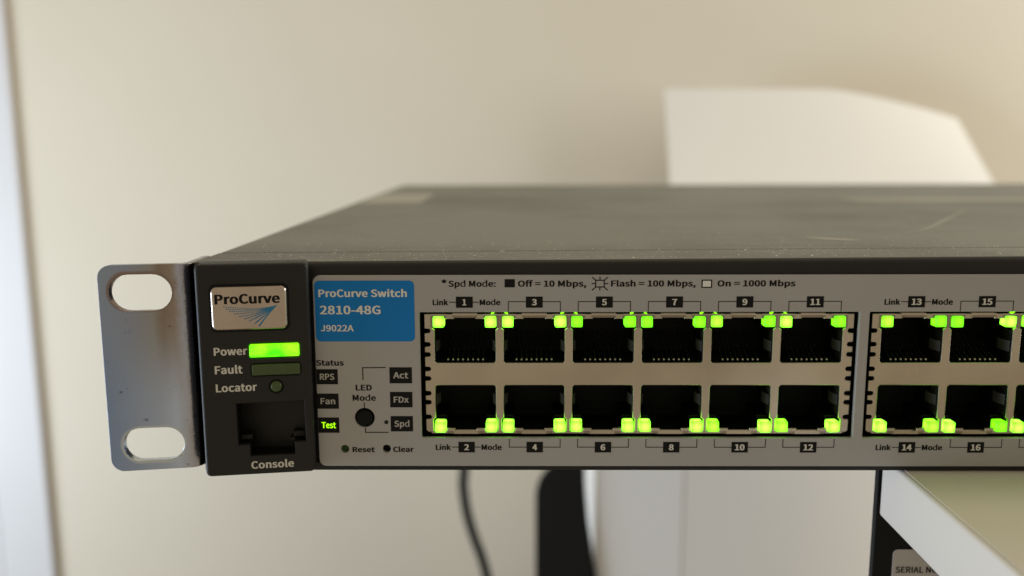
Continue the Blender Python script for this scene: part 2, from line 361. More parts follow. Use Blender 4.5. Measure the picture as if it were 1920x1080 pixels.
# grotesque letter outlines: advance, contours
GLYPHS = {
    ' ': (157, []),
    '*': (327, ['108,330 164,396 218,330 249,352 204,425 281,457 269,493 189,473 182,557 144,557 137,473 57,493 46,457 121,425 77,352']),
    ',': (195, ['53,-133 107,-98 142,-49 155,13 148,54 130,79 101,88 77,83 59,67 53,43 59,19 76,4 99,-1 107,-1 98,-40 74,-72 37,-95']),
    '-': (243, ['32,172 211,172 211,221 32,221']),
    '.': (195, ['97,-9 121,-3 137,14 144,39 137,65 121,82 97,88 74,82 57,65 51,39 57,14 74,-3']),
    '0': (389, ['195,-9 279,20 335,109 354,258 335,406 279,493 195,522 110,493 55,406 35,258 55,109 110,20', '195,43 143,65 109,136 97,258 109,380 143,450 195,472 246,450 280,380 293,258 280,136 246,65']),
    '1': (389, ['62,0 343,0 343,53 240,53 240,513 191,513 161,499 126,486 85,477 85,436 176,436 176,53 62,53']),
    '2': (389, ['31,0 354,0 354,55 211,55 184,55 155,53 127,50 233,162 304,268 329,372 311,451 259,504 179,522 120,513 71,487 28,447 65,411 96,442 132,463 172,471 224,457 256,422 266,369 241,275 163,167 31,38']),
    '3': (389, ['184,-9 268,8 327,59 349,137 335,199 296,243 241,268 241,271 289,298 320,339 332,394 312,464 260,507 182,522 127,514 80,493 39,461 74,421 105,447 141,464 180,471 226,460 256,432 267,389 254,339 209,304 125,291 125,242 219,229 269,194 284,139 271,89 234,56 180,44 128,53 87,74 53,103 20,62 60,27 114,1']),
    '4': (389, ['238,0 298,0 298,141 367,141 367,193 298,193 298,513 228,513 14,183 14,141 238,141', '238,193 81,193 197,368 212,393 226,418 239,443 242,443 240,413 239,380 238,350']),
    '5': (389, ['183,-9 265,12 327,71 352,167 330,260 275,313 197,331 168,328 143,321 120,310 133,459 326,459 326,513 77,513 60,274 95,252 122,269 149,279 180,282 236,268 273,228 286,165 272,101 233,59 177,44 124,52 83,73 51,101 19,59 59,26 113,1']),
    '6': (389, ['211,-9 285,12 338,70 359,158 341,247 291,301 216,319 175,311 135,290 99,257 119,383 166,450 232,470 262,465 290,451 313,431 349,470 317,497 277,516 229,522 136,495 66,406 39,245 62,104 123,19', '101,206 136,244 172,265 205,271 257,257 288,218 298,158 286,96 255,56 211,41 155,60 118,116']),
    '7': (389, ['139,0 205,0 221,178 265,328 356,475 356,513 34,513 34,459 284,459 203,321 158,174']),
    '8': (389, ['196,-9 280,9 336,56 356,123 344,184 313,228 270,258 270,262 301,293 327,335 338,386 321,456 273,504 197,521 126,505 75,459 57,391 66,342 92,303 126,272 126,270 81,237 46,189 32,127 54,57 111,9', '231,279 174,305 131,340 115,391 126,434 154,463 197,473 244,461 273,429 284,382 278,346 260,311', '197,39 141,51 103,84 89,133 98,179 123,218 160,249 227,219 276,182 296,125 283,80 249,50']),
    '9': (389, ['165,-9 255,19 324,112 351,279 328,414 267,495 178,522 104,501 51,443 31,356 49,267 98,213 172,195 215,202 255,224 291,257 270,131 224,64 162,44 130,49 101,62 76,83 41,43 73,16 114,-2', '290,311 255,271 218,249 183,242 132,256 101,296 91,356 103,417 134,458 179,473 235,454 272,400']),
    ':': (195, ['97,273 121,279 137,296 144,322 137,348 121,365 97,371 74,365 57,348 51,322 57,296 74,279', '97,-9 121,-3 137,14 144,39 137,65 121,82 97,88 74,82 57,65 51,39 57,14 74,-3']),
    '=': (389, ['27,319 363,319 363,366 27,366', '27,151 363,151 363,198 27,198']),
    'A': (426, ['3,0 68,0 118,157 305,157 354,0 423,0 249,513 176,513', '134,208 159,287 177,345 194,402 210,461 213,461 230,402 247,345 265,287 289,208']),
    'C': (447, ['264,-9 325,0 377,25 422,64 386,106 351,74 312,55 267,48 182,73 127,146 107,258 128,369 184,440 269,466 310,460 344,443 374,417 409,459 373,490 326,513 268,522 151,490 71,399 41,256 70,113 149,23']),
    'D': (482, ['71,0 202,0 332,31 413,119 440,258 413,397 332,484 199,513 71,513', '135,53 135,461 193,461 294,437 354,369 374,258 354,148 294,78 193,53']),
    'E': (412, ['71,0 374,0 374,55 135,55 135,242 330,242 330,298 135,298 135,459 366,459 366,513 71,513']),
    'F': (387, ['71,0 135,0 135,230 331,230 331,285 135,285 135,459 366,459 366,513 71,513']),
    'G': (482, ['272,-9 337,-1 390,20 431,50 431,266 262,266 262,212 371,212 371,78 346,62 314,51 279,48 185,73 127,146 107,258 128,369 188,440 278,466 324,459 360,442 389,417 424,459 388,489 339,513 276,522 155,490 71,399 41,256 71,113 152,23']),
    'I': (205, ['71,0 135,0 135,513 71,513']),
    'J': (375, ['166,-9 247,13 293,70 307,151 307,513 242,513 242,157 233,94 206,59 160,48 125,54 96,72 71,106 25,72 60,27 107,0']),
    'L': (380, ['71,0 360,0 360,55 135,55 135,513 71,513']),
    'M': (569, ['71,0 129,0 129,284 128,333 124,386 120,436 123,436 165,319 262,52 305,52 402,319 443,436 446,436 442,386 439,333 438,284 438,0 498,0 498,513 420,513 322,239 311,203 299,168 286,132 284,132 271,168 259,203 246,239 148,513 71,513']),
    'N': (506, ['71,0 132,0 132,270 130,324 127,377 124,430 127,430 182,324 369,0 436,0 436,513 374,513 374,246 375,192 379,137 383,84 380,84 324,190 137,513 71,513']),
    'O': (520, ['260,-9 374,24 451,116 479,258 451,400 374,491 260,522 146,491 69,400 41,258 69,116 146,24', '260,48 179,74 126,147 107,258 126,369 179,440 260,466 340,440 393,369 412,258 393,147 340,74']),
    'P': (443, ['71,0 135,0 135,204 220,204 319,221 385,273 409,363 385,452 318,499 217,513 71,513', '135,257 135,461 209,461 284,452 329,421 345,363 330,303 286,268 211,257']),
    'R': (445, ['135,270 135,461 221,461 289,452 332,423 346,370 332,314 289,281 221,270', '352,0 425,0 295,225 356,252 396,300 410,370 387,454 324,500 231,513 71,513 71,0 135,0 135,218 228,218']),
    'S': (417, ['213,-9 306,11 366,63 387,137 373,200 335,244 282,274 209,305 169,324 137,350 123,391 135,431 168,457 219,466 264,460 302,443 336,418 370,459 328,492 277,514 219,522 136,505 79,457 57,387 74,324 114,281 162,255 235,223 279,201 310,174 321,131 309,87 272,58 214,48 161,56 113,78 72,111 34,67 84,26 144,0']),
    'T': (419, ['177,0 242,0 242,459 398,459 398,513 22,513 22,459 177,459']),
    'a': (394, ['152,-9 197,-2 240,18 278,46 280,46 286,0 338,0 338,234 325,316 282,371 207,390 148,382 98,363 57,340 82,296 115,316 154,331 196,337 244,323 268,288 275,241 142,214 66,168 41,99 56,40 95,4', '170,43 136,49 112,68 103,103 119,146 173,178 275,198 275,92 239,65 205,48']),
    'b': (433, ['232,-9 313,15 374,85 397,196 380,299 329,366 246,390 204,383 163,364 126,337 129,405 129,557 64,557 64,0 116,0 121,39 124,39 159,13 196,-3', '221,45 193,48 162,61 129,84 129,284 164,313 197,330 230,336 288,318 321,270 331,195 316,115 278,63']),
    'c': (357, ['214,-9 259,-3 300,13 338,39 310,82 283,63 253,49 220,44 158,62 117,113 102,190 118,267 160,318 222,336 250,332 275,320 298,303 330,345 300,367 264,384 219,390 128,366 62,298 36,190 60,82 123,14']),
    'd': (434, ['194,-9 238,-2 277,18 310,45 312,45 317,0 370,0 370,557 305,557 305,411 309,346 276,370 242,385 202,390 120,366 60,296 37,190 57,82 111,14', '208,45 151,62 115,112 103,190 118,267 157,318 213,336 244,332 274,319 305,296 305,97 274,68 242,50']),
    'e': (388, ['218,-9 266,-4 308,10 343,29 321,72 292,56 260,46 225,42 162,58 118,104 99,175 356,175 357,186 358,198 359,211 341,306 289,368 207,390 124,366 61,297 36,190 61,83 126,15', '99,221 119,285 157,325 208,339 259,325 291,286 303,221']),
    'f': (228, ['23,328 75,328 75,0 139,0 139,328 219,328 219,380 139,380 139,440 145,482 162,507 193,515 206,514 221,511 235,505 249,555 230,561 209,565 186,567 123,551 87,508 75,441 75,380 23,377']),
    'h': (425, ['64,0 129,0 129,276 164,308 197,328 232,334 274,324 297,291 305,232 305,0 368,0 368,241 356,323 318,373 252,390 204,381 163,358 126,326 129,405 129,557 64,557']),
    'i': (193, ['64,0 129,0 129,380 64,380', '97,459 119,464 134,479 139,501 134,523 119,537 97,543 75,537 60,523 55,501 60,479 75,464']),
    'k': (387, ['64,0 127,0 127,100 199,183 310,0 380,0 236,227 363,380 291,380 130,180 127,180 127,557 64,557']),
    'l': (199, ['132,-9 147,-8 159,-6 169,-4 160,46 154,45 150,44 146,44 137,47 131,56 129,71 129,557 64,557 64,76 71,30 93,1']),
    'n': (427, ['64,0 129,0 129,276 164,308 197,328 232,334 274,324 297,291 305,232 305,0 368,0 368,241 356,323 318,373 252,390 204,381 162,358 125,325 123,325 117,380 64,380']),
    'o': (424, ['212,-9 299,14 363,82 388,190 363,298 299,366 212,390 125,366 61,298 36,190 61,82 125,14', '212,44 154,62 116,113 102,190 116,267 154,318 212,336 270,318 309,267 323,190 309,113 270,62']),
    'p': (434, ['64,-160 129,-160 129,-32 127,35 162,11 197,-4 232,-9 313,15 374,85 397,196 380,299 329,366 246,390 202,382 162,363 125,336 123,336 117,380 64,380', '221,45 194,48 162,61 129,84 129,284 164,313 198,330 230,336 288,318 321,270 331,195 316,115 278,63']),
    'r': (272, ['64,0 129,0 129,244 158,296 191,324 224,333 238,332 250,330 261,326 273,382 261,387 248,389 232,390 192,380 155,353 125,311 123,311 117,380 64,380']),
    's': (328, ['164,-9 239,6 286,47 302,104 284,161 241,196 186,219 146,235 116,256 104,285 112,313 135,333 175,340 207,336 235,324 261,307 292,347 259,368 219,384 174,390 103,375 59,337 43,282 60,229 102,195 154,172 195,155 228,133 241,100 233,70 208,49 166,41 124,46 87,62 53,86 22,43 63,16 111,-2']),
    't': (264, ['183,-9 208,-7 232,-2 254,5 242,53 228,48 213,44 198,43 163,51 145,76 139,116 139,328 243,328 243,380 139,380 139,487 86,487 79,380 19,377 19,328 76,328 76,118 86,51 120,7']),
    'u': (425, ['176,-9 223,0 264,23 301,60 303,60 308,0 361,0 361,380 298,380 298,111 263,74 231,53 195,46 154,57 131,89 123,147 123,380 59,380 59,139 71,58 110,8']),
    'v': (365, ['146,0 221,0 356,380 293,380 221,164 209,126 197,89 186,52 182,52 171,89 159,126 147,164 76,380 9,380']),
    'w': (562, ['125,0 199,0 253,204 262,240 270,277 279,314 282,314 291,277 299,241 308,205 363,0 440,0 543,380 482,380 426,160 418,125 411,90 403,55 400,55 391,90 382,125 373,160 314,380 251,380 192,160 183,125 175,90 167,55 163,55 156,90 148,125 141,160 84,380 19,380']),
    'x': (349, ['11,0 78,0 129,89 142,112 154,135 167,157 171,157 185,135 199,112 212,89 268,0 338,0 213,192 328,380 262,380 215,297 203,276 192,255 181,233 178,233 165,255 153,276 141,297 90,380 20,380 136,198']),
}
GLYPHS['4'] = (389, ['238,0 298,0 298,141 367,141 367,193 298,193 298,513 228,513 14,183 14,141 238,141', '238,193 238,412 96,193'])
GLYPHS['M'] = (569, ['71,0 129,0 129,420 262,52 305,52 438,420 438,0 498,0 498,513 420,513 285,140 148,513 71,513'])
GLYPHS['A'] = (426, ['3,0 68,0 118,157 305,157 354,0 423,0 249,513 176,513', '134,208 211,450 289,208'])
CAP = 513.0

def raw_text(s, offset):
    cu = bpy.data.curves.new('tmp', 'CURVE'); cu.dimensions = '2D'; cu.fill_mode = 'BOTH'
    x = 0.0
    for ch in s:
        adv, cts = GLYPHS[ch]
        for c in cts:
            pts = [tuple(float(t) for t in q.split(',')) for q in c.split()]
            sp = cu.splines.new('POLY'); sp.points.add(len(pts) - 1); sp.use_cyclic_u = True
            for p, q in zip(sp.points, pts): p.co = (x + q[0], q[1], 0, 1)
        x += adv + offset * 1.5
    cu.offset = offset
    v, f = eval_curve(cu)
    bpy.data.curves.remove(cu)
    return v, f

def text(s, x0, x1, z_base, cap, y, bold=0.32, slant=0.0):
    """flat lettering filling x0..x1, standing on z_base with the given capital height"""
    grow = min(bold * 40.0, 15.0); shift = bold * 46.0
    v, f = raw_text(s, grow)
    a = min(p[0] for p in v) - shift; b = max(p[0] for p in v) + shift
    sx = (x1 - x0) / (b - a); sz = cap / (CAP + 2 * grow)
    V, F = [], []
    for k, d in enumerate((0.0, -shift, shift)):      # heavier stems: three passes of ink, each a hair above the last
        n = len(V)
        V += [(x0 + (p[0] + d - a) * sx, y - 0.004 * k, z_base + (p[1] + grow) * sz) for p in v]
        F += [tuple(i + n for i in q) for q in f]
    return V, F

def strip_path(pts, w):
    """thin flat print line through x, z points"""
    V, F = [], []
    for (a, b) in zip(pts[:-1], pts[1:]):
        d = Vector((b[0] - a[0], b[1] - a[1])).normalized(); n = Vector((-d.y, d.x)) * w / 2; e = d * w / 2
        k = len(V)
        V += [(a[0] - e.x + n.x, a[1] - e.y + n.y), (a[0] - e.x - n.x, a[1] - e.y - n.y),
              (b[0] + e.x - n.x, b[1] + e.y - n.y), (b[0] + e.x + n.x, b[1] + e.y + n.y)]
        F.append((k, k + 1, k + 2, k + 3))
    return V, F

def flat(vf, y):
    return [(p[0], y, p[1]) for p in vf[0]], vf[1]

def rect(x0, z0, x1, z1, y):
    return [(x0, y, z0), (x1, y, z0), (x1, y, z1), (x0, y, z1)], [(0, 1, 2, 3)]

def put(name, vf, m, parent=None, loc=(0, 0, 0), smooth=None):
    v, f = vf
    if parent is None or loc != (0, 0, 0):
        pass
    return link(name, mesh_from(name, v, f, [m], smooth=smooth), parent, loc)

def put2(name, parts, parent, smooth=None):
    """one mesh of several materials: parts = [(verts_faces, material)]"""
    V, F, I, mats = [], [], [], []
    for (v, f), m in parts:
        if m not in mats: mats.append(m)
        n = len(V); V += list(v); F += [tuple(i + n for i in q) for q in f]; I += [mats.index(m)] * len(f)
    return link(name, mesh_from(name, V, F, mats, I, smooth), parent)

def tube(points, r, n=10):
    V, F = [], []
    P = [Vector(p) for p in points]
    for i, p in enumerate(P):
        d = (P[min(i + 1, len(P) - 1)] - P[max(i - 1, 0)]).normalized()
        a = d.cross(Vector((0, 1, 0)));  a = a.normalized() if a.length > 1e-4 else Vector((1, 0, 0))
        b = d.cross(a).normalized()
        for k in range(n):
            t = 2 * math.pi * k / n
            V.append(tuple(p + (a * math.cos(t) + b * math.sin(t)) * r))
    for i in range(len(P) - 1):
        for k in range(n):
            F.append((i * n + k, i * n + (k + 1) % n, (i + 1) * n + (k + 1) % n, (i + 1) * n + k))
    F.append(tuple(range(n - 1, -1, -1))); F.append(tuple((len(P) - 1) * n + k for k in range(n)))
    return V, F

def spline(ctrl, n=14):
    out = []
    C = [Vector(c) for c in ctrl]
    C = [C[0] * 2 - C[1]] + C + [C[-1] * 2 - C[-2]]
    for i in range(1, len(C) - 2):
        for k in range(n):
            t = k / n
            a, b, c, d = C[i - 1], C[i], C[i + 1], C[i + 2]
            out.append(0.5 * ((2 * b) + (c - a) * t + (2 * a - 5 * b + 4 * c - d) * t * t + (3 * b - a - 3 * c + d) * t ** 3))
    out.append(C[-2])
    return out

# ------------------------------------------------------------------ setting: wall, door casing, desk
WALL_Y = 650.0
o = put('wall', box(-1500, 1500, WALL_Y, WALL_Y + 40, -439, 900), M['wall']); o['kind'] = 'structure'
o = put('desk_top', box(-900, 1100, -120, WALL_Y - 1, -480, -440), M['desk']); o['kind'] = 'structure'

door = bpy.data.objects.new('door_casing', None); COL.objects.link(door)
door.location = (-0.46, (WALL_Y - 15) * S, 0.0)
tag(door, 'white painted door casing blurred along the left edge of the picture', 'door casing')
def door_part(name, x0, x1, y0, y1, m, bev):
    v, f = bevelled(*box(x0 + 460, x1 + 460, y0 - WALL_Y + 15, y1 - WALL_Y + 15, 1, 1300), bev)
    return link(name, mesh_from(name, v, f, [m], smooth=40), door)
door_part('architrave', -500, -449, 643.5, 649.5, M['trim'], 3.0)
door_part('inner_jamb', -560, -500.3, 645.5, 649.4, M['trim'], 2.0)
door_part('door_leaf', -1300, -560.3, 647, 649.3, M['trim'], 1.0)

# ------------------------------------------------------------------ things behind and below the switch
printer = bpy.data.objects.new('printer', None); COL.objects.link(printer)
printer.location = (0.19, 0.47, 0.0)
tag(printer, 'white blurred printer body behind and below the network switch', 'printer')
def printer_part(name, vf, m, smooth=35):
    v, f = vf
    return link(name, mesh_from(name, [(p[0] - 190, p[1] - 470, p[2] + ZOFF) for p in v], f, [m], smooth=smooth), printer)
front = [(126.6, 425.4)] + [(100 + 12.5 * k, 425.2 + 42 * ((12.5 * k) / 230.0) ** 2) for k in range(3, 21)]
plan = front + [(front[-1][0], 628), (126.6, 628)]
n = len(plan)
V = [(x, y, -439.5) for x, y in plan] + [(x, y, -88) for x, y in plan]
F = [(k, (k + 1) % n, n + (k + 1) % n, n + k) for k in range(n)] + [tuple(range(n - 1, -1, -1)), tuple(range(n, 2 * n))]
printer_part('body', (V, F), M['printer'], 30)
printer_part('side_cover', bevelled(*box(64, 126, 425, 600, -430, -90), 1.5, 3), M['printer_side'])
printer_part('paper_support', bevelled(*box(118, 340, 616, 622, -95, -20), 1.5), M['printer'])

# curled sheets standing in the printer's feeder
def paper_sheet(shift, lift):
    nx, nz = 24, 12
    V, F = [], []
    for j in range(nz + 1):
        for i in range(nx + 1):
            u, t = i / nx, j / nz
            xl = 121.5 + (112.5 - 121.5) * t; xr = 391 + (331 - 391) * t
            top = 60.0 + lift - (0 if u < 0.52 else 20.5 * ((u - 0.52) / 0.48) ** 1.35)
            z = -74 + (top + 74) * t
            x = xl + (xr - xl) * u if u < 1 else xr
            y = 456 + 12 * t + 26 * u * u * (0.35 + 0.65 * t) + shift
            k = 1.19      # the sheets stand well back, close to the wall
            V.append((11.4 + (x - 11.4) * k, -175 + (y + 175) * k, 23.7 + (z - 23.7) * k))
    m = len(V)
    V += [(x, y + 1.2, z) for x, y, z in V]
    w = nx + 1
    for j in range(nz):
        for i in range(nx):
            a = j * w + i
            F.append((a, a + 1, a + 1 + w, a + w)); F.append((a + m, a + w + m, a + 1 + w + m, a + 1 + m))
    for i in range(nx):
        F.append((i, i + m, i + 1 + m, i + 1)); a = nz * w + i; F.append((a, a + 1, a + 1 + m, a + m))
    for j in range(nz):
        a = j * w; F.append((a, a + w, a + w + m, a + m)); a = j * w + nx; F.append((a, a + m, a + w + m, a + w))
    return V, F
pp = put('paper_sheets', paper_sheet(0, 0), M['paper'], smooth=50)
tag(pp, 'curled white paper sheets standing upright behind the switch', 'paper')

# dark stand post
st_out = [(21.5, -439)] + [(21.5, -232)]
for k in range(0, 9):
    t = math.radians(180 - 90 * k / 8)
    st_out.append((21.5 + 20 + 20 * math.cos(t), -232 + 26 * math.sin(t)))
st_out += [(57, -204), (57.5, -222), (60, -250), (65, -282), (73, -330), (84, -400), (90, -439)]
st_out = [(11.4 + (x - 11.4) * 0.968, 23.7 + (z - 23.7) * 0.968 if z > -430 else -439.5) for x, z in st_out]
v, f = plate(list(reversed(st_out)), [], 420.5, 5, 1.2, 3)
stand = put('stand_post', (v, f), M['stand'], smooth=40)
tag(stand, 'matte black rounded stand post between the hanging cable and the printer', 'stand')

# hanging black cord, plugged in at the back of the switch
cab = spline([(5, 326, -25), (2, 352, -32), (-8, 420, -70), (-22, 500, -140), (-33.5, 540, -225), (-37.5, 555, -252),
              (-39, 560, -272), (-36, 562, -297), (-30, 563, -320), (-22, 564, -345), (-8, 560, -400), (15, 545, -434.5), (80, 540, -436)], 8)
cv, cf = tube(cab, 4.3, 12)
cb = put('power_cable', (cv, cf), M['cable'], smooth=60)
tag(cb, 'black power cable hanging in a curve below the switch', 'cable')

# black case with a white shelf slab in front of it
case = bpy.data.objects.new('equipment_case', None); COL.objects.link(case)
case.location = (0.2, 0.15, 0.0)
tag(case, 'black equipment case with serial sticker under the right part of the switch', 'case')
def case_part(name, vf, m, smooth=None):
    v, f = vf
    return link(name, mesh_from(name, [(p[0] - 200, p[1] - 150, p[2] + ZOFF) for p in v], f, [m], smooth=smooth), case)
case_part('front_plate', bevelled(*box(89.6, 380, 12, 14, -439.6, -43.6), 0.4), M['case_black'], 40)
case_part('body', bevelled(*box(165, 372, 14.1, 150, -439.5, -44.2), 1.0), M['case_black'], 40)
stk = plate(rr(94.0, -86, 150, -66.0, 1.2), [], 11.75, 0.2)
case_part('sticker', stk, M['sticker'])
case_part('sticker_lettering', text('SERIAL NO.', 94.7, 104.6, -71.5, 1.45, 11.7, 0.25), M['ink_black'])

slab = bpy.data.objects.new('white_slab', None); COL.objects.link(slab)
slab.location = (0.2, -0.02, (ZOFF - 57.2) * S)
tag(slab, 'thick white board jutting forward under the right end of the switch', 'board')
v, f = bevelled(*box(89.3, 330, -110, 9.8, -57.1, -43.6), 0.9, 3)
link('board', mesh_from('board', [(p[0] - 200, p[1] + 20, p[2] + 57.2) for p in v], f, [M['slab']], smooth=40), slab)
v, f = bevelled(*box(90.4, 329, -109, 8.8, -43.62, -43.45), 0.07, 1)
link('top_surface', mesh_from('top_surface', [(p[0] - 200, p[1] + 20, p[2] + 57.2) for p in v], f, [M['slab_top']]), slab)
v, f = bevelled(*box(91, 328, -108, 9.2, -58.6, -57.15), 0.4)
link('bottom_edge', mesh_from('bottom_edge', [(p[0] - 200, p[1] + 20, p[2] + 57.2) for p in v], f, [M['case_black']]), slab)

# ------------------------------------------------------------------ the network switch
XL, XR, DEPTH = -54.1, 389.0, 324.0
sw = bpy.data.objects.new('network_switch', None); COL.objects.link(sw)
sw.location = (0, 0, (ZOFF - 43.4) * S)
tag(sw, 'dark grey rack network switch with two rows of lit green port lights', 'network switch')
BZ = 43.4       # the empty sits at the switch's underside: part heights below are z + BZ

def sput(name, vf, m, smooth=None, parent=None):
    v, f = vf
    return link(name, mesh_from(name, [(p[0], p[1], p[2] + BZ) for p in v], f, [m], smooth=smooth), parent or sw)
def sub(name, vf, m, parent, smooth=None):
    """sub-part whose parent is a part at the switch's own origin"""
    v, f = vf
    return link(name, mesh_from(name, [(p[0], p[1], p[2] + BZ) for p in v], f, [m], smooth=smooth), parent)

def rise(x, y):
    """the thin sheet lid bows up a little along the front"""
    k = 0.20 + 0.0058 * min(max(x + 20, -34), 150)
    return k * (1 - y / DEPTH)

XS = [XL + (XR - XL) * k / 24 for k in range(25)]
def extrude_profile(prof, closed=True, warp=True):
    V, F = [], []
    n = len(prof)
    for x in XS:
        for (y, z) in prof:
            V.append((x, y, z + (rise(x, y) if warp and z > -3 else 0)))
    for i in range(len(XS) - 1):
        for k in range(n):
            a = i * n + k; b = i * n + (k + 1) % n
            F.append((a, a + n, b + n, b))
    F.append(tuple(range(n))); F.append(tuple((len(XS) - 1) * n + k for k in range(n - 1, -1, -1)))
    return V, F

SEAM = 16.2
# lid: top sheet of the chassis with turned-down edges, a hair below the bezel's top
lid = extrude_profile([(SEAM + 1.3, -0.1), (DEPTH - 0.6, -0.1), (DEPTH, -0.7), (DEPTH, -2.0), (SEAM + 1.3, -2.0)])
top_cover = sput('top_cover', lid, M['case_top'], 35)
top_cover.data.materials.append(M['case_black'])
for p in top_cover.data.polygons:
    if p.normal.y < -0.9: p.material_index = 1        # sheet edge painted black as the shade inside the seam
sput('chassis', join(box(XL, XL + 1, 17, DEPTH - 0.2, -43.3, -2.3), box(XR - 1, XR, 17, DEPTH - 0.2, -43.3, -2.3),
                     box(XL + 1.1, XR - 1.1, DEPTH - 1.2, DEPTH - 0.3, -43.3, -2.3),
                     box(XL + 1.1, XR - 1.1, 3.2, DEPTH - 1.4, -43.3, -42.4)), M['case_black'])
# front bezel: rounded top rail, bottom rail and the left field behind the panel
R0 = 1.5
prof = [(SEAM, -3.6), (0.55, -3.6), (0.55, -R0)]
for k in range(1, 7):
    t = math.radians(90.0 * k / 6)
    prof.append((0.55 + R0 - R0 * math.cos(t), -R0 + R0 * math.sin(t)))
prof += [(SEAM, 0.0)]
bz = extrude_profile(prof)
# dust lies on the top of the rail: a second material for the faces that look up
me = mesh_from('bezel', [(p[0], p[1], p[2] + BZ) for p in bz[0]], bz[1], [M['bezel'], M['case_top']], smooth=30)
for p in me.polygons:
    if p.normal.z > 0.93: p.material_index = 1
bezel = link('bezel', me, sw)
rail = join(box(XL, XR, 0.6, 3.0, -43.3, -41.6), box(XL, -9.3, 1.6, 3.0, -41.55, -3.7), box(XL, XL + 0.9, 0.6, 16.2, -43.2, -3.65))
sput('lower_rail', rail, M['bezel'])
sput('interior_wall', box(-9.2, XR - 1, 15.0, 15.6, -42.3, -3.7), M['inside'])

# ---- ports
PITCHX, GAP = 13.97, 6.09
GROUPX = [0.0, 6 * PITCHX + GAP]
ZT, ZB = -15.7, -30.6           # middle of the upper and the lower row of openings
def opening(cx, upper):
    """outline of one jack opening in the shield, lamp corners and latch notch included"""
    s = 1 if upper else -1
    c = -20.6 if upper else -25.35          # plain side of the opening
    k = -10.85 if upper else -35.1          # lamp side
    pts = [(-6.12, c + 0.35 * s), (-6.12, k - 2.95 * s), (-6.6, k - 2.55 * s), (-6.6, k), (-4.05, k), (-4.05, k - 0.75 * s),
           (-2.15, k - 0.75 * s), (-2.15, k + 0.12 * s), (2.15, k + 0.12 * s), (2.15, k - 0.75 * s), (4.05, k - 0.75 * s),
           (4.05, k), (6.6, k), (6.6, k - 2.55 * s), (6.12, k - 2.95 * s), (6.12, c + 0.35 * s), (5.77, c), (-5.77, c)]
    return [(cx + x, z) for x, z in pts]

def shield_outline(x0, x1):
    """plate edge with the little ratchet slots along both ends"""
    zs = [-14.0, -16.8, -18.9, -21.9, -23.9, -27.0, -28.9, -32.0]
    za, zb = -10.45, -35.3
    left = [(x0, za)]
    for z in zs:
        left += [(x0, z + 0.42), (x0 + 1.0, z + 0.36), (x0 + 1.2, z), (x0 + 1.0, z - 0.36), (x0, z - 0.42)]
    left += [(x0, zb + 0.5), (x0 + 0.5, zb)]
    right = [(x1 - 0.5, zb), (x1, zb + 0.5)]
    for z in reversed(zs):
        right += [(x1, z - 0.42), (x1 - 1.0, z - 0.36), (x1 - 1.2, z), (x1 - 1.0, z + 0.36), (x1, z + 0.42)]
    right += [(x1, za)]
    return left + right

def tab(cx, z, side):
    """spring finger on the inner side wall of a jack"""
    x = cx + side * 6.05; i = cx + side * 5.45
    return ([(x, 1.6, z - 1.1), (i, 3.4, z - 1.1), (i, 5.2, z - 1.1), (x, 1.6, z + 1.1), (i, 3.4, z + 1.1), (i, 5.2, z + 1.1)],
            [(0, 1, 4, 3), (1, 2, 5, 4)])

def liner(cx, z0, z1):
    """rolled metal side walls just inside the opening"""
    out = []
    for sd in (-1, 1):
        x = cx + sd * 6.14
        out.append(box(min(x, x + sd * 0.18), max(x, x + sd * 0.18), 1.2, 4.2, z0, z1))
    return join(*out)

SH_Y = 0.75
shield_v, shield_f = plate(shield_outline(-8.25, 5 * PITCHX + 8.35),
                           [opening(i * PITCHX, u) for i in range(6) for u in (True, False)], SH_Y, 0.9, 0.34, 4)
extra = []
for i in range(6):
    extra += [tab(i * PITCHX, -17.4, -1), tab(i * PITCHX, -17.4, 1), tab(i * PITCHX, -28.6, -1), tab(i * PITCHX, -28.6, 1)]
    extra += [liner(i * PITCHX, -20.4, -14.2), liner(i * PITCHX, -31.8, -25.6)]
shield_me = None
def tub(upper):
    """black jack housing: open box with a floor ridge"""
    z0, z1 = (-20.75, -10.7) if upper else (-35.25, -25.2)
    t = 0.2
    return join(box(-6.62, 6.62, 12.6, 12.8, z0 - t, z1 + t), box(-6.8, -6.62, 1.5, 12.8, z0 - t, z1 + t), box(6.62, 6.8, 1.5, 12.8, z0 - t, z1 + t),
                box(-6.6, 6.6, 1.5, 12.5, z0 - t, z0), box(-6.6, 6.6, 1.5, 12.5, z1, z1 + t),
                box(-6.5, -4.2, 3.4, 12.4, z1 - 2.9 if upper else z0 + 0.05, z1 - 0.05 if upper else z0 + 2.9),
                box(4.2, 6.5, 3.4, 12.4, z1 - 2.9 if upper else z0 + 0.05, z1 - 0.05 if upper else z0 + 2.9))
def to_mesh(name, vf, m, smooth=None, dz=0.0):
    v, f = vf
    return mesh_from(name, [(p[0], p[1], p[2] + dz) for p in v], f, [m], smooth=smooth)
tub_me = {True: to_mesh('port_housing', tub(True), M['socket']), False: to_mesh('port_housing', tub(False), M['socket'])}
con_u = join(tube(spline([(0, 2.2, -20.1), (0, 4.0, -19.5), (0, 7.0, -18.2), (0, 11.0, -16.2)], 3), 0.11, 6), bevelled(*box(-0.22, 0.22, 1.8, 2.5, -20.4, -19.95), 0.1, 1))
con_d = tube(spline([(0, 5.0, -25.5), (0, 6.0, -26.3), (0, 7.0, -26.9), (0, 11.0, -27.6)], 3), 0.11, 6)
con_me = {True: to_mesh('contact', con_u, M['contact'], 60), False: to_mesh('contact', con_d, M['contact'], 60)}
led_shape = bevelled(*box(-1.13, 1.13, -1.2, 1.3, -1.13, 1.13), 0.3, 3)
LED_ME = {}
